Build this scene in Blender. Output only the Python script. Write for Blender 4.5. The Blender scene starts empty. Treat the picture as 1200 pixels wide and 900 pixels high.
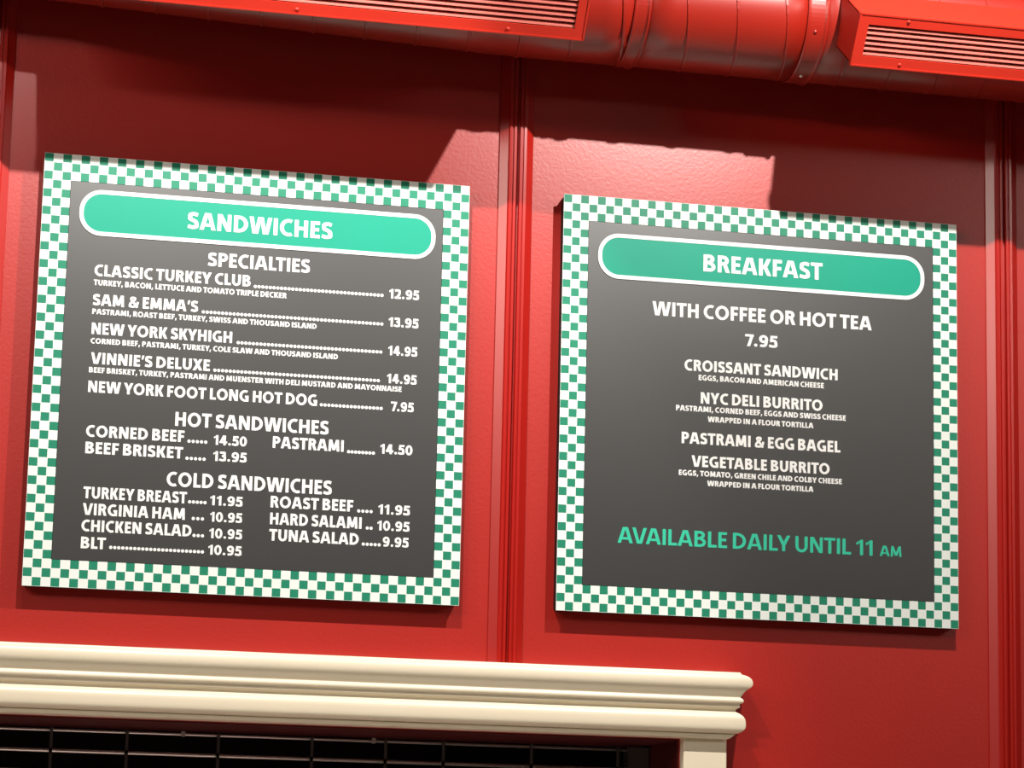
import bpy, bmesh, math, random
from mathutils import Vector, Matrix

# ------------------------------------------------------------------ camera, world, light, exposure
scene = bpy.context.scene
col = scene.collection
FZ = 2.41                      # height of the boards' bottom edge above the floor; shapes below are given relative to it

cam_data = bpy.data.cameras.new('camera')
cam_data.sensor_width = 36.0
cam_data.lens = 36.0 * 3317.0 / 1200.0
cam = bpy.data.objects.new('camera', cam_data)
col.objects.link(cam)
YAW, PITCH, ROLL = -0.224421, 0.181131, -0.022982
Rw = (Matrix.Rotation(YAW, 3, 'Z') @ Matrix.Rotation(PITCH, 3, 'X') @ Matrix.Rotation(ROLL, 3, 'Y')
      @ Matrix.Rotation(math.pi / 2, 3, 'X'))
cam.matrix_world = Matrix.Translation((-0.41539, -7.67853, FZ - 0.80711)) @ Rw.to_4x4()
scene.camera = cam

world = bpy.data.worlds.new('world')
scene.world = world
world.use_nodes = True
bg = world.node_tree.nodes['Background']
bg.inputs['Color'].default_value = (1.0, 0.86, 0.74, 1)
bg.inputs['Strength'].default_value = 0.015

def spot_lamp(name, loc, target, power, angle, blend, radius, color):
    d = bpy.data.lights.new(name, 'SPOT')
    d.energy = power
    d.spot_size = math.radians(angle)
    d.spot_blend = blend
    d.shadow_soft_size = radius
    d.color = color
    o = bpy.data.objects.new(name, d)
    o.location = loc
    o.rotation_euler = (Vector(target) - Vector(loc)).to_track_quat('-Z', 'Y').to_euler()
    col.objects.link(o)
    return o

def area_lamp(name, loc, target, sx, sy, power, color):
    d = bpy.data.lights.new(name, 'AREA')
    d.shape = 'RECTANGLE'
    d.size, d.size_y = sx, sy
    d.energy = power
    d.color = color
    o = bpy.data.objects.new(name, d)
    o.location = loc
    o.rotation_euler = (Vector(target) - Vector(loc)).to_track_quat('-Z', 'Y').to_euler()
    col.objects.link(o)
    return o

WARM = (1.0, 0.95, 0.89)
# the row of ceiling spotlights in front of the wall, each aimed at the wall below the duct
spot_lamp('ceiling_spotlight', (-0.15, -1.72, FZ + 2.50), (0.35, 0.0, FZ + 0.55), 55, 62, 0.35, 0.018, WARM)
spot_lamp('ceiling_spotlight', (0.45, -1.72, FZ + 2.50), (0.40, 0.0, FZ + 0.28), 300, 64, 0.35, 0.018, WARM)
spot_lamp('ceiling_spotlight', (2.356, -1.72, FZ + 2.50), (1.80, 0.0, FZ + 0.50), 365, 100, 0.5, 0.018, WARM)
area_lamp('hall_light', (-4.0, -5.0, FZ + 2.85), (0.8, 0, FZ + 1.0), 4.5, 0.3, 165, (1.0, 0.90, 0.80))
area_lamp('hall_light', (7.6, -5.0, FZ + 2.85), (1.8, 0, FZ + 1.0), 4.5, 0.3, 75, (1.0, 0.90, 0.80))

scene.view_settings.view_transform = 'Standard'
scene.view_settings.look = 'None'
scene.view_settings.gamma = 1.0
scene.view_settings.use_curve_mapping = False
scene.view_settings.exposure = 0.0

# ------------------------------------------------------------------ materials
def principled(name, color, rough=0.5, spec=0.5, metallic=0.0, noise=None, bump=None, ior=1.5):
    m = bpy.data.materials.new(name)
    m.use_nodes = True
    nt = m.node_tree
    b = nt.nodes['Principled BSDF']
    b.inputs['Base Color'].default_value = (*color, 1)
    b.inputs['Roughness'].default_value = rough
    b.inputs['Specular IOR Level'].default_value = spec
    b.inputs['Metallic'].default_value = metallic
    b.inputs['IOR'].default_value = ior
    tc = nt.nodes.new('ShaderNodeTexCoord')
    if noise:
        sc_, amt = noise
        n = nt.nodes.new('ShaderNodeTexNoise')
        n.inputs['Scale'].default_value = sc_
        n.inputs['Detail'].default_value = 4
        nt.links.new(tc.outputs['Object'], n.inputs['Vector'])
        mx = nt.nodes.new('ShaderNodeMixRGB')
        mx.inputs['Color1'].default_value = (*[c * (1 - amt) for c in color], 1)
        mx.inputs['Color2'].default_value = (*[min(1, c * (1 + amt)) for c in color], 1)
        nt.links.new(n.outputs['Fac'], mx.inputs['Fac'])
        nt.links.new(mx.outputs['Color'], b.inputs['Base Color'])
    if bump:
        sc_, strength, dist = bump
        n = nt.nodes.new('ShaderNodeTexNoise')
        n.inputs['Scale'].default_value = sc_
        n.inputs['Detail'].default_value = 3
        nt.links.new(tc.outputs['Object'], n.inputs['Vector'])
        bp = nt.nodes.new('ShaderNodeBump')
        bp.inputs['Strength'].default_value = strength
        bp.inputs['Distance'].default_value = dist
        nt.links.new(n.outputs['Fac'], bp.inputs['Height'])
        nt.links.new(bp.outputs['Normal'], b.inputs['Normal'])
    return m

M = {
    'wall_red':   principled('wall_red_paint', (0.41, 0.009, 0.003), 0.39, 0.5, noise=(3, .06), bump=(120, 0.25, 0.0015), ior=1.82),
    'trim_red':   principled('trim_red_gloss', (0.40, 0.008, 0.004), 0.30, 0.5, noise=(4, .05), ior=1.75),
    'duct_red':   principled('duct_red_paint', (0.29, 0.011, 0.004), 0.33, 0.5, noise=(5, .08), ior=1.75),
    'vent_red':   principled('vent_red_paint', (0.56, 0.028, 0.014), 0.38, 0.5, noise=(6, .05)),
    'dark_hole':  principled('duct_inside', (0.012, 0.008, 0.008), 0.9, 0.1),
    'louver':     principled('louver_paint', (0.62, 0.16, 0.13), 0.35, 0.5, noise=(8, .05)),
    'steel':      principled('rivet_steel', (0.88, 0.84, 0.78), 0.3, 0.5, metallic=0.1, noise=(30, .05)),
    'cream':      principled('cream_enamel', (0.80, 0.71, 0.54), 0.36, 0.5, noise=(6, .03)),
    'board_black': principled('board_black', (0.008, 0.0078, 0.0072), 0.42, 0.5, noise=(10, .08), ior=2.2),
    'board_edge': principled('board_edge_black', (0.010, 0.008, 0.008), 0.6, 0.2, noise=(10, .1)),
    'white':      principled('print_white', (0.80, 0.85, 0.80), 0.45, 0.4, noise=(10, .02)),
    'text_white': principled('lettering_white', (0.86, 0.86, 0.84), 0.45, 0.4, noise=(10, .02)),
    'green':      principled('print_green', (0.012, 0.22, 0.125), 0.45, 0.45, noise=(10, .06)),
    'badge_green': principled('badge_green', (0.001, 0.32, 0.21), 0.45, 0.45, noise=(6, .05)),
    'notice_green': principled('notice_green', (0.035, 0.52, 0.33), 0.45, 0.45, noise=(6, .05)),
    'grille':     principled('grille_rod_metal', (0.85, 0.78, 0.72), 0.32, 0.5, metallic=0.8, noise=(20, .1)),
    'guide':      principled('guide_dark_metal', (0.07, 0.055, 0.05), 0.5, 0.4, metallic=0.3, noise=(20, .1)),
    'bounce_slab':      principled('bounce_slab_white', (0.80, 0.77, 0.71), 0.35, 0.5, noise=(5, .03)),
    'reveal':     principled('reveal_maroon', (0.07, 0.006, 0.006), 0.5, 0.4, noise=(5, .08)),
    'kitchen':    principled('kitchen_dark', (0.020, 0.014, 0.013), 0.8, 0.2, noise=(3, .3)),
    'tile':       principled('floor_tile', (0.6, 0.54, 0.46), 0.35, 0.5, noise=(2, .12)),
}

# ------------------------------------------------------------------ helpers
def link(name, bm, mats, parent=None, smooth=False, recalc=True):
    if recalc:
        bmesh.ops.recalc_face_normals(bm, faces=bm.faces[:])
    me = bpy.data.meshes.new(name)
    if smooth:
        for f in bm.faces:
            f.smooth = True
    bm.to_mesh(me)
    bm.free()
    for m in (mats if isinstance(mats, (list, tuple)) else [mats]):
        me.materials.append(m)
    o = bpy.data.objects.new(name, me)
    col.objects.link(o)
    if parent:
        o.parent = parent
    return o

def thing(name, label, cat, loc, group=None):
    o = bpy.data.objects.new(name, None)
    o.empty_display_size = 0.1
    o.location = loc
    col.objects.link(o)
    o['label'] = label
    o['category'] = cat
    if group:
        o['group'] = group
    return o

def structure(o, label=None):
    o['kind'] = 'structure'
    if label:
        o['label'] = label
    return o

def box(bm, x0, x1, y0, y1, z0, z1, mi=0):
    v = [bm.verts.new((x, y, z)) for x in (x0, x1) for y in (y0, y1) for z in (z0, z1)]
    for q in ((0, 1, 3, 2), (4, 6, 7, 5), (0, 4, 5, 1), (2, 3, 7, 6), (0, 2, 6, 4), (1, 5, 7, 3)):
        f = bm.faces.new([v[i] for i in q])
        f.material_index = mi
    return v

def prism(bm, pts, axis, a, b, mi=0):
    """closed polygon pts (2-D) swept along axis from a to b; pts are (y,z) for x, (x,z) for y, (x,y) for z"""
    def P(p, t):
        return {'x': (t, p[0], p[1]), 'y': (p[0], t, p[1]), 'z': (p[0], p[1], t)}[axis]
    A = [bm.verts.new(P(p, a)) for p in pts]
    B = [bm.verts.new(P(p, b)) for p in pts]
    n = len(pts)
    fs = [bm.faces.new(A), bm.faces.new(B[::-1])]
    for i in range(n):
        fs.append(bm.faces.new((A[i], B[i], B[(i + 1) % n], A[(i + 1) % n])))
    for f in fs:
        f.material_index = mi

def rounded_rect(x0, x1, z0, z1, r, n=8):
    out = []
    for cx, cz, a0 in ((x1 - r, z1 - r, 0), (x0 + r, z1 - r, 90), (x0 + r, z0 + r, 180), (x1 - r, z0 + r, 270)):
        for k in range(n + 1):
            a = math.radians(a0 + 90 * k / n)
            out.append((cx + r * math.cos(a), cz + r * math.sin(a)))
    return out

def tube(bm, path, r, seg=8):
    """round tube along a polyline"""
    rings = []
    for i, p in enumerate(path):
        a = Vector(path[max(0, i - 1)]); b = Vector(path[min(len(path) - 1, i + 1)])
        d = (b - a).normalized()
        u = d.cross(Vector((0, 0, 1)))
        if u.length < 1e-4:
            u = d.cross(Vector((1, 0, 0)))
        u.normalize(); w = d.cross(u)
        rings.append([bm.verts.new(Vector(p) + u * (r * math.cos(2 * math.pi * k / seg)) + w * (r * math.sin(2 * math.pi * k / seg))) for k in range(seg)])
    for i in range(len(rings) - 1):
        for k in range(seg):
            bm.faces.new((rings[i][k], rings[i][(k + 1) % seg], rings[i + 1][(k + 1) % seg], rings[i + 1][k]))
    bm.faces.new(rings[0]); bm.faces.new(rings[-1][::-1])

# ------------------------------------------------------------------ the setting
WY = 0.038                     # front face of the red wall (the boards' faces are at y = 0)
WD = 0.42                      # thickness of the wall
OX0, OX1 = -2.3, 1.853         # service opening, left and right
OZ1 = FZ - 0.3435               # top of the service opening
OZ0 = 1.05                     # counter height

bm = bmesh.new()
box(bm, -6, 8, WY, WY + WD, OZ1, 6.6)
box(bm, -6, OX0, WY, WY + WD, 0, OZ1)
box(bm, OX1, 8, WY, WY + WD, 0, OZ1)
box(bm, OX0, OX1, WY, WY + WD, 0, OZ0)
box(bm, OX0 - 0.4, OX1 + 0.5, -0.75, WY, OZ0 - 0.05, OZ0, 1)      # unseen white slab, added to bounce light up onto the moulding
structure(link('wall_back', bm, [M['wall_red'], M['bounce_slab']]), 'glossy red painted wall behind the menu boards')

bm = bmesh.new()
box(bm, -6, 8, -10, 4, -0.1, 0)
structure(link('floor', bm, M['tile']))
bm = bmesh.new()
box(bm, -6, 8, 3.0, 3.15, 0, 3.2)
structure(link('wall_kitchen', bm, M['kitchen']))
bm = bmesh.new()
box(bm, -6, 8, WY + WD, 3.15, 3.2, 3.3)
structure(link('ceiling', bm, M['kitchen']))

# upright panel mouldings that cover the wall's joints
TRIM = [(0.000, 0.000), (0.000, 0.004), (0.022, 0.0190), (0.0255, 0.0235), (0.033, 0.0240), (0.0345, 0.0200), (0.037, 0.0200),
        (0.0385, 0.0245), (0.0455, 0.0245), (0.0475, 0.0130), (0.050, 0.0115), (0.0545, 0.0130), (0.0565, 0.0245),
        (0.0625, 0.0245), (0.064, 0.0205), (0.0665, 0.0205), (0.068, 0.0240), (0.0755, 0.0235), (0.079, 0.0190),
        (0.099, 0.004), (0.100, 0.000)]
def moulding(i, x, label):
    bm = bmesh.new()
    prism(bm, [(x + u, WY - h) for u, h in TRIM], 'z', FZ - 0.150, 6.5)
    structure(link('trim_%d' % i, bm, M['trim_red']), label)
moulding(1, -0.193, 'red grooved wall moulding left of the sandwich board')
moulding(2, 1.293, 'red grooved wall moulding between the two menu boards')
bm = bmesh.new()
prism(bm, [(2.786 + u, WY - h) for u, h in TRIM], 'z', 0.0, 6.5)
structure(link('trim_3', bm, M['trim_red']), 'red grooved wall moulding right of the breakfast board')

# ------------------------------------------------------------------ round spiral duct along the top of the wall
DY, DZ, DR = -0.18, 1.728, 0.18        # axis (y, z above the boards' bottom) and radius
duct = thing('air_duct', 'red painted round spiral air duct running along the top of the wall', 'air duct', (0, DY, FZ + DZ))
def radius(x):
    return DR if x > 1.26 else max(0.12, DR - 0.040 * (1.26 - x) / 1.28)

def duct_section(x0, x1, n=96):
    bm = bmesh.new()
    steps = max(2, int((x1 - x0) / 0.1))
    rings = []
    for i in range(steps + 1):
        x = x0 + (x1 - x0) * i / steps
        r = radius(x)
        rings.append([bm.verts.new((x, r * math.sin(2 * math.pi * k / n), -r * math.cos(2 * math.pi * k / n))) for k in range(n)])
    for i in range(steps):
        for k in range(n):
            bm.faces.new((rings[i][k], rings[i][(k + 1) % n], rings[i + 1][(k + 1) % n], rings[i + 1][k]))
    bm.faces.new(rings[0]); bm.faces.new(rings[-1][::-1])
    return link('duct_section', bm, M['duct_red'], duct, smooth=True)

def spiral_seam(x0, x1, xb, pitch=0.146):
    """lock seam ridge: crosses the bottom of the duct at xb + k*pitch and drifts to the left going up the front"""
    bm = bmesh.new()
    n = 48
    prof = ((-0.0048, -0.0005), (-0.003, 0.0030), (0.003, 0.0030), (0.0048, -0.0005))
    prev = None
    total = int((x1 - x0) / pitch * n)
    ph = ((x0 - xb) / pitch) * 2 * math.pi
    for i in range(total + 1):
        x = x0 + i * pitch / n
        a = ph + 2 * math.pi * i / n      # angle from the bottom towards the wall side as x grows
        ring = []
        for du, dh in prof:
            r = radius(x) + dh
            ring.append(bm.verts.new((x + du, r * math.sin(a), -r * math.cos(a))))
        if prev:
            for k in range(3):
                bm.faces.new((prev[k], prev[k + 1], ring[k + 1], ring[k]))
        prev = ring
    return link('spiral_seam', bm, M['duct_red'], duct)

def collar(x0, x1, h=0.006, n=96):
    bm = bmesh.new()
    prof = [(x0, -0.002), (x0, h), (x0 + .004, h + .0015), (x0 + .008, h), (x1 - .010, h), (x1 - .005, h + .004), (x1, h + .003), (x1, -0.002)]
    rings = []
    for k in range(n):
        a = 2 * math.pi * k / n
        rings.append([bm.verts.new((x, (radius(x) + dh) * math.sin(a), -(radius(x) + dh) * math.cos(a))) for x, dh in prof])
    for k in range(n):
        A, B = rings[k], rings[(k + 1) % n]
        for j in range(len(prof) - 1):
            bm.faces.new((A[j], A[j + 1], B[j + 1], B[j]))
    return link('joint_collar', bm, M['duct_red'], duct)

duct_section(-1.1, 1.605); duct_section(1.605, 2.12); duct_section(2.12, 4.3)
spiral_seam(-1.08, 1.585, 1.583); spiral_seam(1.60, 2.085, 1.7706); spiral_seam(2.16, 4.28, 2.678)
collar(1.585, 1.632, 0.003)
collar_r = collar(2.092, 2.152, 0.005)
def rivet(x, ang, mat, parent=duct):
    """low round head on the duct's skin, ang degrees from straight down towards the room"""
    a = math.radians(ang)
    c = Vector((x, -(DR + 0.005) * math.sin(a), -(DR + 0.005) * math.cos(a)))
    nrm = Vector((0, -math.sin(a), -math.cos(a)))
    bm = bmesh.new()
    bmesh.ops.create_uvsphere(bm, u_segments=12, v_segments=8, radius=0.0055)
    bmesh.ops.scale(bm, vec=(1, 1, 0.7), verts=bm.verts)
    bmesh.ops.transform(bm, matrix=Matrix.Translation(c) @ nrm.to_track_quat('Z', 'Y').to_matrix().to_4x4(), verts=bm.verts)
    return link('rivet', bm, mat, parent, smooth=True)
rivet(2.118, 12, M['steel'])['label'] = 'bare bright steel rivet'
rivet(2.118, 62, M['duct_red'])

# ------------------------------------------------------------------ supply vents on the duct
VT = Vector((0, -0.527 - DY, 1.6476 - DZ))     # top front edge of the grille frame, relative to the duct's axis
VB = Vector((0, -0.440 - DY, 1.5236 - DZ))     # bottom front edge
def vent(name, x0, x1, label, screws):
    root = thing(name, label, 'air vent', ((x0 + x1) / 2, DY, FZ + DZ), 'air vents along the duct')
    w = (x1 - x0) / 2
    t = (VB - VT).normalized()                 # down the face
    n = Vector((0, t.z, -t.y))                 # out of the face
    if n.y > 0:
        n = -n
    H = (VB - VT).length
    def P(x, s, d):                            # s down the face from the top edge, d outwards
        q = VT + t * s + n * d
        return (x, q.y, q.z)
    def slab(bm, xa, xb, s0, s1, d0, d1):
        v = [bm.verts.new(P(x, s, d)) for x in (xa, xb) for s in (s0, s1) for d in (d0, d1)]
        for q in ((0, 1, 3, 2), (4, 6, 7, 5), (0, 4, 5, 1), (2, 3, 7, 6), (0, 2, 6, 4), (1, 5, 7, 3)):
            bm.faces.new([v[i] for i in q])
    # sheet-metal housing: four walls from the duct's skin out to the frame
    bm = bmesh.new()
    e = 0.0015
    xc = (x0 + x1) / 2
    def skin(x, s):                            # depth d at which the point (x, s, d) meets the duct
        q = VT + t * s
        b_ = q.dot(n)
        c_ = q.length_squared - (radius(x + xc) + 0.0012) ** 2
        return -b_ + math.sqrt(max(0.0, b_ * b_ - c_))
    def wall(samples, shift):
        front, back = [], []
        for x, s in samples:
            for dx, ds in ((0, 0), shift):
                front.append(bm.verts.new(P(x + dx, s + ds, -0.002)))
                back.append(bm.verts.new(P(x + dx, s + ds, skin(x + dx, s + ds))))
        k = len(samples)
        for i in range(k - 1):
            a0, a1, b0, b1 = 2 * i, 2 * i + 1, 2 * i + 2, 2 * i + 3
            bm.faces.new((front[a0], front[b0], back[b0], back[a0]))
            bm.faces.new((front[a1], front[b1], back[b1], back[a1]))
            bm.faces.new((front[a0], front[b0], front[b1], front[a1]))
            bm.faces.new((back[a0], back[b0], back[b1], back[a1]))
        for i in (0, k - 1):
            bm.faces.new((front[2 * i], front[2 * i + 1], back[2 * i + 1], back[2 * i]))
    xs = [-w + e + (2 * w - 2 * e) * i / 24 for i in range(25)]
    ss = [0.003 + (H - 0.006) * i / 14 for i in range(15)]
    wall([(x, 0.003) for x in xs], (0, 0.003))
    wall([(x, H - 0.003) for x in xs], (0, -0.003))
    wall([(-w + e, s) for s in ss], (0.003, 0))
    wall([(w - e, s) for s in ss], (-0.003, 0))
    link('housing', bm, M['vent_red'], root)
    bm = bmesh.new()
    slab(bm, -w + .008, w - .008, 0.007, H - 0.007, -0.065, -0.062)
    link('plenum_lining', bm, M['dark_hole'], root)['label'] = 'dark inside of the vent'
    # frame with a stepped lip
    mT, mB, mS = 0.030, 0.030, 0.029
    bm = bmesh.new()
    slab(bm, -w, w, 0, mT, -0.004, 0.004)
    slab(bm, -w, w, H - mB, H, -0.004, 0.004)
    slab(bm, -w, -w + mS, mT, H - mB, -0.004, 0.004)
    slab(bm, w - mS, w, mT, H - mB, -0.004, 0.004)
    for a, b, c, d in ((-w, w, -0.0015, 0.003), (-w, w, H - 0.003, H + 0.0015), (-w - 0.0015, -w + 0.003, 0, H), (w - 0.003, w + 0.0015, 0, H)):
        slab(bm, a, b, c, d, -0.012, 0.0055)
    link('frame', bm, M['vent_red'], root)
    nb = 6
    first = None
    for k in range(nb):
        s = mT + (H - mT - mB) * (k + 0.62) / nb
        bm = bmesh.new()
        # curved blade: thick front nose, sloping back and up
        prof = [(s + 0.0030, 0.002), (s - 0.0022, 0.0005), (s - 0.0060, -0.012), (s - 0.0075, -0.024), (s - 0.0045, -0.024), (s + 0.0005, -0.012)]
        A = [bm.verts.new(P(-w + mS - 0.002, *p)) for p in prof]
        B = [bm.verts.new(P(w - mS + 0.002, *p)) for p in prof]
        bm.faces.new(A); bm.faces.new(B[::-1])
        for i in range(len(prof)):
            bm.faces.new((A[i], B[i], B[(i + 1) % len(prof)], A[(i + 1) % len(prof)]))
        link('louver_blade', bm, M['louver'], root)
    for sx, sv in screws:
        bm = bmesh.new()
        bmesh.ops.create_uvsphere(bm, u_segments=12, v_segments=8, radius=0.0052)
        bmesh.ops.scale(bm, vec=(1, 1, 0.7), verts=bm.verts)
        c = Vector(P(sx - (x0 + x1) / 2, sv, 0.004))
        bmesh.ops.transform(bm, matrix=Matrix.Translation(c) @ n.to_track_quat('Z', 'Y').to_matrix().to_4x4(), verts=bm.verts)
        link('screw', bm, M['vent_red'], root, smooth=True)
    return root
HV = (VB - VT).length
vent('air_vent', -0.057, 1.414, 'long louvered red air vent on the duct above the sandwich board', [(0.62, HV - .013), (1.20, HV - .013)])
vent('air_vent', 2.187, 3.66, 'long louvered red air vent on the duct above the breakfast board', [(2.33, HV - .013), (2.33, .012)])

# ------------------------------------------------------------------ white service window surround with its moulded head
sx0, sx1 = OX0 - 0.125, 1.9815
surround = thing('service_window_surround', 'cream painted moulded surround of the dark service window below the boards', 'window surround', ((sx0 + sx1) / 2, 0, OZ0))
ox, oz = (sx0 + sx1) / 2, OZ0
PROF = [(0.0296, 0), (0.0300, .003), (0.0330, .0062), (0.0410, .0088), (0.0497, .0128), (0.0570, .0190), (0.0602, .0260), (0.0608, .033), (0.0590, .0385), (0.0548, .043),
        (0.0475, .0480), (0.0413, .053), (0.0362, .0590), (0.0330, .065), (0.0306, .0690), (0.0298, .0716), (0.0340, .0745), (0.0366, .078), (0.0370, .083), (0.0345, .0868),
        (0.0290, .0885), (0.0280, .0917), (0.0290, .0945), (0.0286, .0984), (0.0240, .1010), (0.0188, .105), (0.0186, .1085), (0.0215, .112), (0.0290, .1165), (0.0363, .1236), (0.0405, .1300),
        (0.0423, .137), (0.0430, .149), (0.0418, .1565), (0.0380, .162), (0.0325, .1672), (0.0262, .1705), (0.0195, .1722), (0.0190, .1740), (0.0215, .1752), (0.0208, .1830), (0.0180, .1856), (0.0044, .1866), (0, .1872)]
bm = bmesh.new()
rows = []
topz = FZ - 0.1545
for o_, dn in PROF:
    z = topz - dn - oz
    # left return, front run, right return: mitred corners
    fo = o_ if o_ < 0.037 else 0.037 + (o_ - 0.037) * 0.45      # the front projects a little less than the end return
    if dn > 0.172:                          # the returns taper back into the jamb
        o_ = min(o_, 0.0205 * (0.1872 - dn) / 0.0152)
    pts = [(sx0 - o_, WY + 0.002), (sx0 - o_, -fo), (sx1 + o_, -fo), (sx1 + o_, WY + 0.002)]
    rows.append([bm.verts.new((x - ox, y, z)) for x, y in pts])
for i in range(len(rows) - 1):
    for k in range(3):
        f = bm.faces.new((rows[i][k], rows[i][k + 1], rows[i + 1][k + 1], rows[i + 1][k]))
        f.smooth = True
for i in range(len(rows) - 1):
    pass
bm.faces.new(rows[0]); bm.faces.new(rows[-1][::-1])
bm.faces.new([r[0] for r in rows] + [r[3] for r in rows[::-1]])
for k in (1, 2):
    for i in range(len(rows) - 1):
        e = bm.edges.get((rows[i][k], rows[i + 1][k]))
        if e:
            e.smooth = False
link('head_moulding', bm, M['cream'], surround)
def jamb(xa, xb):
    bm = bmesh.new()
    zt = topz - 0.1868 - oz
    r = 0.003
    pl = [(xa, WY), (xa, r), (xa + r * .3, r * .3), (xa + r, 0), (xb - r, 0), (xb - r * .3, r * .3), (xb, r), (xb, WY)]
    pl = [(x - ox, y) for x, y in pl]
    prism(bm, pl, 'z', 0.0, zt)
    link('jamb', bm, M['cream'], surround)
jamb(1.8555, sx1); jamb(sx0, OX0 - 0.002)

# maroon lining of the opening
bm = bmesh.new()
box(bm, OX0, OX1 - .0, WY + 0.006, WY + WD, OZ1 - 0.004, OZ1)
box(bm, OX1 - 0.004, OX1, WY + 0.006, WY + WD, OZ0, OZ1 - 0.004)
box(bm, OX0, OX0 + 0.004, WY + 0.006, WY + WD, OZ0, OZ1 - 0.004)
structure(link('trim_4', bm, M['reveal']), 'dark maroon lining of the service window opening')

# ------------------------------------------------------------------ rolling grille, partly lowered
GY = 0.352
grille = thing('rolling_grille', 'metal rod security grille hanging in the dark service window', 'security grille', (0, GY, FZ - 0.362 - 0.057 * 7))
gz0 = -0.362 - 0.057 * 7
def rel(z):
    return z - gz0
for k in range(8):
    bm = bmesh.new()
    z = rel(-0.362 - 0.057 * k)
    tube(bm, [(OX0 + 0.03, 0, z), (1.79, 0, z)], 0.0042 if k == 0 else 0.0055, 10)
    link('rod', bm, M['grille'], grille, smooth=True)
GX = [-0.14 - .253 * k for k in range(8)][::-1] + [0.1225, 0.333, 0.590, 0.8575, 1.070, 1.239, 1.499, 1.758]
for i, x in enumerate(GX):
    for k in range(7):
        if k % 1 == 0:
            z1, z0 = rel(-0.362 - 0.057 * k), rel(-0.362 - 0.057 * (k + 1))
            bm = bmesh.new()
            # flat link plate with a wrapped eye at either rod
            prism(bm, rounded_rect(x - 0.0042, x + 0.0042, z0 - 0.0075, z1 + 0.0075, 0.004, 4), 'y', -0.0078, -0.0058)
            link('link', bm, M['guide'], grille)
for x in (0.49, 1.035):
    bm = bmesh.new()
    prism(bm, rounded_rect(x - 0.006, x + 0.006, rel(-0.369), rel(-0.3535), 0.003, 4), 'y', -0.0078, -0.0058)
    link('link', bm, M['grille'], grille)
for xa in (1.785, OX0 + 0.005):
    bm = bmesh.new()
    prism(bm, [(xa, -0.03), (xa + .06, -0.03), (xa + .06, 0.03), (xa, 0.03), (xa, 0.012), (xa + .045, 0.012), (xa + .045, -0.012), (xa, -0.012)], 'z', OZ0 - (FZ + gz0), rel(-0.355))
    link('guide_rail', bm, M['guide'], grille)

# ------------------------------------------------------------------ menu boards
S = 1.2
CELL = S / 48.0
# ------------------------------------------------------------------ a bold humanist sans, drawn stroke by stroke (cap height = 1)
def g_rect(x0, y0, x1, y1):
    return [[(x0, y0), (x1, y0), (x1, y1), (x0, y1)]]
def g_diag(xa, ya, xb, yb, w):
    h = w / 2 * math.hypot(xb - xa, yb - ya) / abs(yb - ya)
    return [[(xa - h, ya), (xa + h, ya), (xb + h, yb), (xb - h, yb)]]
def g_arc(cx, cy, rx, ry, a0, a1, w, hw=None, n=None):
    hw = hw or w * .88
    n = n or max(4, int(abs(a1 - a0) / 15))
    out = []
    pts = []
    for i in range(n + 1):
        a = math.radians(a0 + (a1 - a0) * i / n)
        c, s = math.cos(a), math.sin(a)
        pts.append(((cx + rx * c, cy + ry * s), (cx + (rx - w) * c, cy + (ry - hw) * s)))
    for p, q in zip(pts, pts[1:]):
        out.append([p[0], q[0], q[1], p[1]])
    return out
def g_spline(P, w, n=5, closed=False):
    P = [Vector((x, y)) for x, y in P]
    Q = [P[0] * 2 - P[1]] + P + [P[-1] * 2 - P[-2]]
    C = []
    for i in range(1, len(Q) - 2):
        for k in range(n):
            t = k / n
            C.append(0.5 * (2 * Q[i] + (Q[i + 1] - Q[i - 1]) * t + (2 * Q[i - 1] - 5 * Q[i] + 4 * Q[i + 1] - Q[i + 2]) * t * t
                            + (3 * Q[i] - Q[i - 1] - 3 * Q[i + 1] + Q[i + 2]) * t ** 3))
    C.append(P[-1])
    pts = []
    for i, c in enumerate(C):
        d = (C[min(i + 1, len(C) - 1)] - C[max(i - 1, 0)]).normalized()
        m = Vector((-d.y, d.x))
        ww = w * (0.90 + 0.10 * abs(d.y))           # horizontals a little thinner than verticals
        pts.append((tuple(c + m * ww / 2), tuple(c - m * ww / 2)))
    return [[p[0], q[0], q[1], p[1]] for p, q in zip(pts, pts[1:])]

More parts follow.
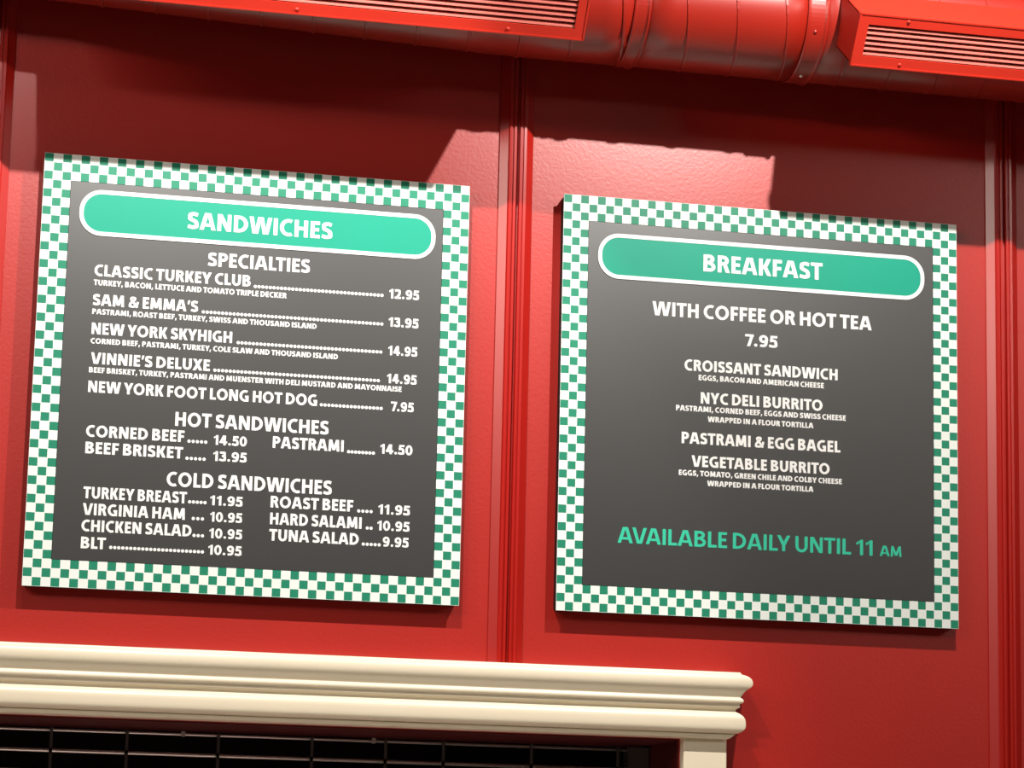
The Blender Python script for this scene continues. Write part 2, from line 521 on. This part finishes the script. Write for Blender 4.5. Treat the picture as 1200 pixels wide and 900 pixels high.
def glyph(c, w):
    """returns (ink width, side bearing factor left, right, polygons)"""
    hw = w * .88
    R, D, A, S_ = g_rect, g_diag, g_arc, g_spline
    if c == 'A':
        return .92, .2, .2, D(.5 * w * 1.08, 0, .46 - .27 * w, 1, w) + D(.92 - .5 * w * 1.08, 0, .46 + .27 * w, 1, w) + R(.24, .21, .68, .21 + hw * .9)
    if c == 'B':
        return .70, 1, .7, (R(0, 0, w, 1) + R(w, 1 - hw, .34, 1) + R(w, .53 - hw / 2, .36, .53 + hw / 2) + R(w, 0, .36, hw)
                            + A(.34, .765 - .02, .30, .255, -90, 90, w, hw) + A(.36, .285, .34, .285, -90, 90, w, hw))
    if c == 'C':
        return .74, .7, .4, A(.50, .5, .50, .515, 62, 298, w, hw)
    if c == 'D':
        return .80, 1, .7, R(0, 0, w, 1) + R(w, 1 - hw, .28, 1) + R(w, 0, .28, hw) + A(.28, .5, .52, .5, -90, 90, w, hw)
    if c == 'E':
        return .54, 1, .6, R(0, 0, w, 1) + R(w, 1 - hw, .53, 1) + R(w, .51 - hw / 2, .49, .51 + hw / 2) + R(w, 0, .54, hw)
    if c == 'F':
        return .53, 1, .5, R(0, 0, w, 1) + R(w, 1 - hw, .53, 1) + R(w, .48 - hw / 2, .49, .48 + hw / 2)
    if c == 'G':
        return .82, .7, .9, A(.50, .5, .50, .515, 60, 292, w, hw) + R(.82 - w, .03, .82, .53) + R(.50, .53 - hw, .82, .53) + R(.66, .0, .82, .12)
    if c == 'H':
        return .76, 1, 1, R(0, 0, w, 1) + R(.76 - w, 0, .76, 1) + R(w, .51 - hw / 2, .76 - w, .51 + hw / 2)
    if c == 'I':
        return w, 1, 1, R(0, 0, w, 1)
    if c == 'K':
        return .74, 1, .1, R(0, 0, w, 1) + D(.30, .40, .72 - .6 * w, 1, w) + D(.74 - .6 * w, 0, .30, .62, w) + R(w * .9, .42, .33, .58)
    if c == 'L':
        return .53, 1, .3, R(0, 0, w, 1) + R(w, 0, .53, hw)
    if c == 'M':
        return .98, .9, .9, D(.5 * w, 0, .05 + .5 * w, 1, w) + D(.98 - .5 * w, 0, .93 - .5 * w, 1, w) + D(.05 + .6 * w, 1, .49, .10, w) + D(.93 - .6 * w, 1, .49, .10, w)
    if c == 'N':
        return .78, 1, 1, R(0, 0, w * .95, 1) + R(.78 - w * .95, 0, .78, 1) + D(.58 * w, 1, .78 - .58 * w, 0, w)
    if c == 'O':
        return .96, .7, .7, A(.48, .5, .48, .515, 0, 360, w, hw, 24)
    if c == 'P':
        return .66, 1, .4, R(0, 0, w, 1) + R(w, 1 - hw, .34, 1) + R(w, .38, .34, .38 + hw) + A(.34, .69, .32, .31, -90, 90, w, hw)
    if c == 'R':
        return .72, 1, .2, (R(0, 0, w, 1) + R(w, 1 - hw, .34, 1) + R(w, .42, .36, .42 + hw) + A(.34, .71, .31, .29, -90, 90, w, hw)
                            + D(.72 - .55 * w, 0, .40, .52, w))
    if c == 'S':
        k = w / 2
        return .62, .6, .6, S_([(.57, .955 - k), (.36, 1.01 - k), (.16, .93 - k * .75), (.055 + k * .75, .745), (.15, .60), (.31, .52), (.48, .42), (.61 - k * .9, .275),
                                (.50, .08 + k * .7), (.30, -.01 + k), (.03, .045 + k)], w)
    if c == 'T':
        return .70, .2, .2, R(0, 1 - hw, .70, 1) + R(.35 - w / 2, 0, .35 + w / 2, 1 - hw)
    if c == 'U':
        return .76, 1, 1, R(0, .36, w, 1) + R(.76 - w, .36, .76, 1) + A(.38, .375, .38, .39, 180, 360, w, hw, 12)
    if c == 'V':
        return .88, .1, .1, D(.54 * w, 1, .44 - .27 * w, 0, w) + D(.88 - .54 * w, 1, .44 + .27 * w, 0, w)
    if c == 'W':
        return 1.30, .2, .2, D(.53 * w, 1, .36 - .2 * w, 0, w) + D(.65 - .22 * w, 1, .36 + .2 * w, 0, w * .95) + D(.65 + .22 * w, 1, .94 - .2 * w, 0, w * .95) + D(1.30 - .53 * w, 1, .94 + .2 * w, 0, w)
    if c == 'X':
        return .84, .1, .1, D(.6 * w, 0, .82 - .6 * w, 1, w * 1.02) + D(.84 - .6 * w, 0, .02 + .6 * w, 1, w * 1.02)
    if c == 'Y':
        return .82, .1, .1, R(.41 - w / 2, 0, .41 + w / 2, .46) + D(.41 - .06 * w, .40, .55 * w, 1, w) + D(.41 + .06 * w, .40, .82 - .55 * w, 1, w)
    if c == '0':
        return .70, .5, .5, A(.35, .49, .35, .505, 0, 360, w, hw, 24)
    if c == '1':
        return .42, 1.1, 1.2, R(.42 - w, 0, .42, .98) + [[(.42 - w, .98), (.42 - w, .98 - hw * 1.1), (0.03, .98 - .22 - hw * .75), (-.02, .98 - .20), (.42 - w * .8, .98)]]
    if c == '2':
        k = w / 2
        return .66, .5, .5, S_([(.04, .85 - k * .3), (.20, .97 - k * .8), (.38, .98 - k), (.56 - k * .5, .88 - k * .4), (.62 - k, .70), (.52 - k * .3, .47), (.34, .27), (.12 + k * .3, .07)], w) + R(.02, 0, .66, hw)
    if c == '3':
        k = w / 2
        return .64, .5, .5, S_([(.05, .90 - k * .3), (.28, .98 - k), (.50 - k * .2, .91 - k * .4), (.58 - k, .75), (.48, .585), (.24, .525)], w) + S_([(.24, .525), (.48, .49), (.62 - k, .29), (.50, .07 + k * .6), (.27, -.01 + k), (.01, .05 + k)], w)
    if c == '4':
        return .74, .4, .4, R(.60 - w, 0, .60, .98) + R(.0, .20, .74, .20 + hw * .95) + D(.02 + w * .45, .20 + hw * .4, .55 - w * .55, .98, w * .92)
    if c == '5':
        k = w / 2
        return .64, .5, .5, R(.10, .98 - hw, .61, .98) + [[(.10, .98), (.06, .47), (.06 + w * .85, .47), (.10 + w * .85, .98)]] + S_([(.07, .52), (.26, .62 - k * .35), (.46, .57 - k * .4), (.62 - k, .32), (.50, .08 + k * .6), (.26, -.01 + k), (.0, .05 + k)], w)
    if c == '7':
        return .66, .5, .4, R(0.01, .98 - hw, .66, .98) + D(.14 + w * .55, 0, .66 - w * .58, .98 - hw * .5, w)
    if c == '9':
        return .70, .5, .5, A(.35, .66, .34, .33, 0, 360, w, hw, 20) + S_([(.69 - w / 2, .66), (.675 - w / 2, .45), (.58 - w * .3, .22), (.40, .07 + w * .2), (.10, .01 + w * .42)], w)
    if c == '&':
        return .92, .5, .3, S_([(.90 - w * .5, .02), (.66, .24), (.38, .56), (.25, .76), (.30, .90 - w * .15), (.42, .955 - w * .3), (.56, .88 - w * .1), (.56, .72), (.42, .58), (.18 + w * .2, .40), (.06 + w * .4, .22), (.18, .05 + w * .3), (.38, -.01 + w * .45), (.60, .08 + w * .25), (.76, .28), (.82, .54)], w * .86)
    if c == '.':
        return w * 1.15, .9, .9, A(w * .575, w * .55, w * .575, w * .575, 0, 360, w * .57, w * .57, 10)
    if c == ',':
        return w * 1.1, .9, .9, [[(w * .25, w * 1.1), (w * 1.15, w * 1.1), (w * .55, -w * .75), (-w * .05, -w * .7)]]
    if c == "'":
        return w * .95, .5, .5, [[(w * .3, 1.0), (w * 1.1, 1.0), (w * .7, .64), (w * .05, .64)]]
    return .24, 0, 0, []

def text_mesh(body, w, track=0.075):
    """list of polygons, ink left and right"""
    x, polys, prev_r = 0.0, [], None
    kern = {'LT': -.08, 'LY': -.08, 'TA': -.07, 'AT': -.06, 'AV': -.07, 'VA': -.08, 'AY': -.06, 'YO': -.03, 'P,': -.08, 'RT': -.02, 'LV': -.06, 'TO': -.03, 'KY': -.03, 'Y,': -.07, '7.': -.08, 'AL': 0}
    for i, c in enumerate(body):
        if c == ' ':
            x += .23
            continue
        gw, l, r, ps = glyph(c, w)
        if i:
            x += track * l + kern.get(body[i - 1] + c, 0)
        polys += [[(px + x, py) for px, py in p] for p in ps]
        x += gw + track * r
    return polys

WEIGHT = {'H': .225, 'S': .225, 'I': .235, 'P': .23, 'N': .245, 'G': .195}
def flat_text(kind, body, x0, x1, z, cap, parent, mat, name, lift=0.0):
    polys = text_mesh(body, WEIGHT[kind])
    a = min(p[0] for q in polys for p in q); b = max(p[0] for q in polys for p in q)
    k = (x1 - x0) / (b - a)
    bm = bmesh.new()
    for i, q in enumerate(polys):
        area = sum(q[j][0] * q[(j + 1) % len(q)][1] - q[(j + 1) % len(q)][0] * q[j][1] for j in range(len(q)))
        if area < 0:
            q = q[::-1]
        y = -0.0038 - lift - 0.00003 * (i % 9)
        F = [bm.verts.new((x0 + (px - a) * k, y, z + py * cap)) for px, py in q]
        B = [bm.verts.new((x0 + (px - a) * k, -0.0030 - lift, z + py * cap)) for px, py in q]
        bm.faces.new(F)
        n = len(q)
        for j in range(n):
            bm.faces.new((F[(j + 1) % n], F[j], B[j], B[(j + 1) % n]))
    return link(name, bm, mat, parent, recalc=False)

NAMES = {'H': 'badge_lettering', 'S': 'heading_lettering', 'I': 'item_lettering', 'P': 'price_lettering', 'N': 'description_lettering',
         'G': 'notice_lettering', 'L': 'leader_dots'}
def leader(x0, x1, z, parent):
    bm = bmesh.new()
    r = 0.0047
    n = max(2, int(round((x1 - x0 - 2 * r) / 0.0106)) + 1)
    for i in range(n):
        cx = x0 + r + (x1 - x0 - 2 * r) * i / (n - 1)
        prism(bm, [(cx + r * math.cos(2 * math.pi * k / 10), z + r * math.sin(2 * math.pi * k / 10)) for k in range(10)], 'y', -0.0034, -0.0040)
    return link('leader_dots', bm, M['text_white'], parent)

def menu_board(xl, label, badge, table):
    root = thing('menu_board', label, 'menu board', (xl, 0, FZ), 'menu boards on the red wall')
    # slab: black sides, satin black field on the front
    bm = bmesh.new()
    prism(bm, rounded_rect(0.002, S - 0.002, 0.002, S - 0.002, 0.008, 5), 'y', 0.0, WY - 0.002)
    o = link('panel', bm, [M['board_edge'], M['board_black']], root)
    bm = bmesh.new()
    prism(bm, [(3 * CELL - .001, 3 * CELL - .001), (S - 3 * CELL + .001, 3 * CELL - .001), (S - 3 * CELL + .001, S - 3 * CELL + .001), (3 * CELL - .001, S - 3 * CELL + .001)], 'y', -0.0032, 0.001)
    f = link('field', bm, M['board_black'], root)
    # chequered border printed on a thin frame
    bm = bmesh.new()
    def quad(x0, x1, z0, z1, mi, y=-0.0032):
        fc = bm.faces.new([bm.verts.new(p) for p in ((x0, y, z0), (x1, y, z0), (x1, y, z1), (x0, y, z1))])
        fc.material_index = mi
    g = 0.0008  # white rim painted round green cells imitates glow bleeding from the white ones
    for i in range(48):
        for j in range(48):                   # j counted from the top
            if 3 <= i < 45 and 3 <= j < 45:
                continue
            x0, z1 = i * CELL, S - j * CELL
            x1, z0 = x0 + CELL, z1 - CELL
            if (i + j) % 2 == 0:
                quad(x0 + g, x1 - g, z0 + g, z1 - g, 1)
                quad(x0, x1, z1 - g, z1, 0); quad(x0, x1, z0, z0 + g, 0)
                quad(x0, x0 + g, z0 + g, z1 - g, 0); quad(x1 - g, x1, z0 + g, z1 - g, 0)
            else:
                quad(x0, x1, z0, z1, 0)
    I = 3 * CELL
    for (a, b, c, d) in ((0, S, 0, I), (0, S, S - I, S), (0, I, I, S - I), (S - I, S, I, S - I)):
        # back and sides of the frame
        vs = [bm.verts.new(p) for p in ((a, -0.0032, c), (b, -0.0032, c), (b, -0.0032, d), (a, -0.0032, d), (a, 0.0, c), (b, 0.0, c), (b, 0.0, d), (a, 0.0, d))]
        for q in ((0, 1, 5, 4), (1, 2, 6, 5), (2, 3, 7, 6), (3, 0, 4, 7), (4, 5, 6, 7)):
            bm.faces.new([vs[k] for k in q]).material_index = 2
    link('checkered_border', bm, [M['white'], M['green'], M['board_edge']], root, recalc=False)
    # title badge
    bx0, bx1, bz0, bz1 = badge
    bm = bmesh.new()
    prism(bm, rounded_rect(bx0, bx1, bz0, bz1, (bz1 - bz0) * 0.47, 14), 'y', -0.0042, -0.0030)
    bd = link('title_badge', bm, M['badge_green'], root)
    bd['label'] = 'green rounded title badge'
    bm = bmesh.new()
    e = 0.0115
    outer = rounded_rect(bx0, bx1, bz0, bz1, (bz1 - bz0) * 0.47, 14)
    inner = rounded_rect(bx0 + e, bx1 - e, bz0 + e, bz1 - e, (bz1 - bz0) * 0.47 - e, 14)
    n = len(outer)
    L = [[bm.verts.new((p[0], y, p[1])) for p in poly] for poly, y in ((outer, -0.0030), (outer, -0.0050), (inner, -0.0050), (inner, -0.0040))]
    for a in range(3):
        for i in range(n):
            bm.faces.new((L[a][i], L[a][(i + 1) % n], L[a + 1][(i + 1) % n], L[a + 1][i]))
    link('badge_rim', bm, M['text_white'], bd)
    notice = None
    for kind, body, x0, x1, z, cap in table:
        if kind == 'L':
            leader(x0, x1, z, root)
        else:
            o = flat_text(kind, body, x0, x1, z, cap, bd if kind == 'H' else root, M['notice_green'] if kind == 'G' else M['text_white'], NAMES[kind], 0.0011 if kind == 'H' else 0.0)
            if kind == 'G' and notice is None:
                notice = o
                o['label'] = 'green notice lettering'
            elif kind == 'G':                     # the small AM belongs to the same line
                jb = bmesh.new()
                jb.from_mesh(notice.data); jb.from_mesh(o.data)
                jb.to_mesh(notice.data); jb.free()
                bpy.data.objects.remove(o)
    return root

LEFT_TEXT = [
    ('H', 'SANDWICHES', 0.4009, 0.8085, 1.0141, 0.0482),
    ('S', 'SPECIALTIES', 0.4622, 0.7485, 0.9128, 0.0389),
    ('I', 'CLASSIC TURKEY CLUB', 0.1515, 0.5836, 0.8622, 0.0321),
    ('N', 'TURKEY, BACON, LETTUCE AND TOMATO TRIPLE DECKER', 0.1509, 0.6859, 0.836, 0.0157),
    ('L', '', 0.5923, 0.9604, 0.8638, 0.0),
    ('P', '12.95', 0.976, 1.0619, 0.8572, 0.0277),
    ('I', "SAM & EMMA'S", 0.1509, 0.4406, 0.7796, 0.0319),
    ('N', 'PASTRAMI, ROAST BEEF, TURKEY, SWISS AND THOUSAND ISLAND', 0.1507, 0.7734, 0.7549, 0.0151),
    ('L', '', 0.4509, 0.9622, 0.7816, 0.0),
    ('P', '13.95', 0.977, 1.0626, 0.7759, 0.0276),
    ('I', 'NEW YORK SKYHIGH', 0.1516, 0.5384, 0.699, 0.0319),
    ('N', 'CORNED BEEF, PASTRAMI, TURKEY, COLE SLAW AND THOUSAND ISLAND', 0.1505, 0.8365, 0.6726, 0.0151),
    ('L', '', 0.5511, 0.9618, 0.7015, 0.0),
    ('P', '14.95', 0.9781, 1.0615, 0.6944, 0.0276),
    ('I', "VINNIE'S DELUXE", 0.1534, 0.4801, 0.6163, 0.0317),
    ('N', 'BEEF BRISKET, TURKEY, PASTRAMI AND MUENSTER WITH DELI MUSTARD AND MAYONNAISE', 0.1499, 1.0199, 0.5918, 0.0151),
    ('L', '', 0.4895, 0.9575, 0.6198, 0.0),
    ('P', '14.95', 0.9772, 1.0621, 0.6146, 0.0275),
    ('I', 'NEW YORK FOOT LONG HOT DOG', 0.1501, 0.7822, 0.5372, 0.0317),
    ('L', '', 0.7898, 0.9681, 0.5414, 0.0),
    ('P', '7.95', 0.9908, 1.0559, 0.536, 0.0274),
    ('S', 'HOT SANDWICHES', 0.3913, 0.8174, 0.458, 0.0388),
    ('I', 'CORNED BEEF', 0.1504, 0.4182, 0.414, 0.0321),
    ('L', '', 0.4267, 0.4822, 0.4175, 0.0),
    ('P', '14.50', 0.4991, 0.5909, 0.4118, 0.0278),
    ('I', 'BEEF BRISKET', 0.1508, 0.4165, 0.368, 0.032),
    ('L', '', 0.4234, 0.4797, 0.3699, 0.0),
    ('P', '13.95', 0.4994, 0.5922, 0.367, 0.0277),
    ('I', 'PASTRAMI', 0.6627, 0.8612, 0.4127, 0.0325),
    ('L', '', 0.8706, 0.9501, 0.414, 0.0),
    ('P', '14.50', 0.9641, 1.0561, 0.414, 0.0281),
    ('S', 'COLD SANDWICHES', 0.3753, 0.8321, 0.2903, 0.0398),
    ('I', 'TURKEY BREAST', 0.1513, 0.4324, 0.245, 0.0318),
    ('L', '', 0.4356, 0.4871, 0.2502, 0.0),
    ('P', '11.95', 0.496, 0.586, 0.2442, 0.0275),
    ('I', 'VIRGINIA HAM', 0.152, 0.4294, 0.1997, 0.0318),
    ('L', '', 0.4476, 0.482, 0.2048, 0.0),
    ('P', '10.95', 0.4979, 0.5862, 0.1989, 0.0276),
    ('I', 'CHICKEN SALAD', 0.1508, 0.4491, 0.1547, 0.0317),
    ('L', '', 0.4517, 0.484, 0.1584, 0.0),
    ('P', '10.95', 0.4973, 0.588, 0.1536, 0.0275),
    ('I', 'BLT', 0.1515, 0.2185, 0.1082, 0.0316),
    ('L', '', 0.2276, 0.4858, 0.1143, 0.0),
    ('P', '10.95', 0.4964, 0.5886, 0.1082, 0.0274),
    ('I', 'ROAST BEEF', 0.6632, 0.8936, 0.2468, 0.0322),
    ('L', '', 0.9048, 0.9488, 0.2498, 0.0),
    ('P', '11.95', 0.9639, 1.0539, 0.2443, 0.028),
    ('I', 'HARD SALAMI', 0.6633, 0.9187, 0.2002, 0.0322),
    ('L', '', 0.9303, 0.9503, 0.2034, 0.0),
    ('P', '10.95', 0.9625, 1.054, 0.1988, 0.0279),
    ('I', 'TUNA SALAD', 0.6627, 0.9122, 0.155, 0.0321),
    ('L', '', 0.9205, 0.9745, 0.1583, 0.0),
    ('P', '9.95', 0.9795, 1.0527, 0.1545, 0.0278),
]
RIGHT_TEXT = [
    ('H', 'BREAKFAST', 0.4193, 0.7822, 1.0019, 0.0504),
    ('S', 'WITH COFFEE OR HOT TEA', 0.2679, 0.9343, 0.8622, 0.0412),
    ('S', '7.95', 0.5475, 0.6458, 0.7904, 0.036),
    ('I', 'CROISSANT SANDWICH', 0.3661, 0.8294, 0.7071, 0.0326),
    ('N', 'EGGS, BACON AND AMERICAN CHEESE', 0.4088, 0.7876, 0.6809, 0.0158),
    ('I', 'NYC DELI BURRITO', 0.4156, 0.7834, 0.6136, 0.0325),
    ('N', 'PASTRAMI, CORNED BEEF, EGGS AND SWISS CHEESE', 0.3421, 0.8549, 0.5891, 0.0158),
    ('N', 'WRAPPED IN A FLOUR TORTILLA', 0.4374, 0.756, 0.5612, 0.0157),
    ('I', 'PASTRAMI & EGG BAGEL', 0.36, 0.8384, 0.4949, 0.0331),
    ('I', 'VEGETABLE BURRITO', 0.3905, 0.8057, 0.4291, 0.0322),
    ('N', 'EGGS, TOMATO, GREEN CHILE AND COLBY CHEESE', 0.3528, 0.843, 0.4024, 0.0156),
    ('N', 'WRAPPED IN A FLOUR TORTILLA', 0.4376, 0.7567, 0.3754, 0.0155),
    ('G', 'AVAILABLE DAILY UNTIL 11', 0.1754, 0.9368, 0.1992, 0.0456),
    ('G', 'AM', 0.9586, 1.0249, 0.2001, 0.0305),
]
menu_board(0.0, 'square black menu board headed SANDWICHES with green checkered border, at left on the red wall', (0.102, 1.104, 0.9755, 1.105), LEFT_TEXT)
menu_board(1.4774, 'square black menu board headed BREAKFAST with green checkered border, at right on the red wall', (0.104, 1.098, 0.961, 1.094), RIGHT_TEXT)
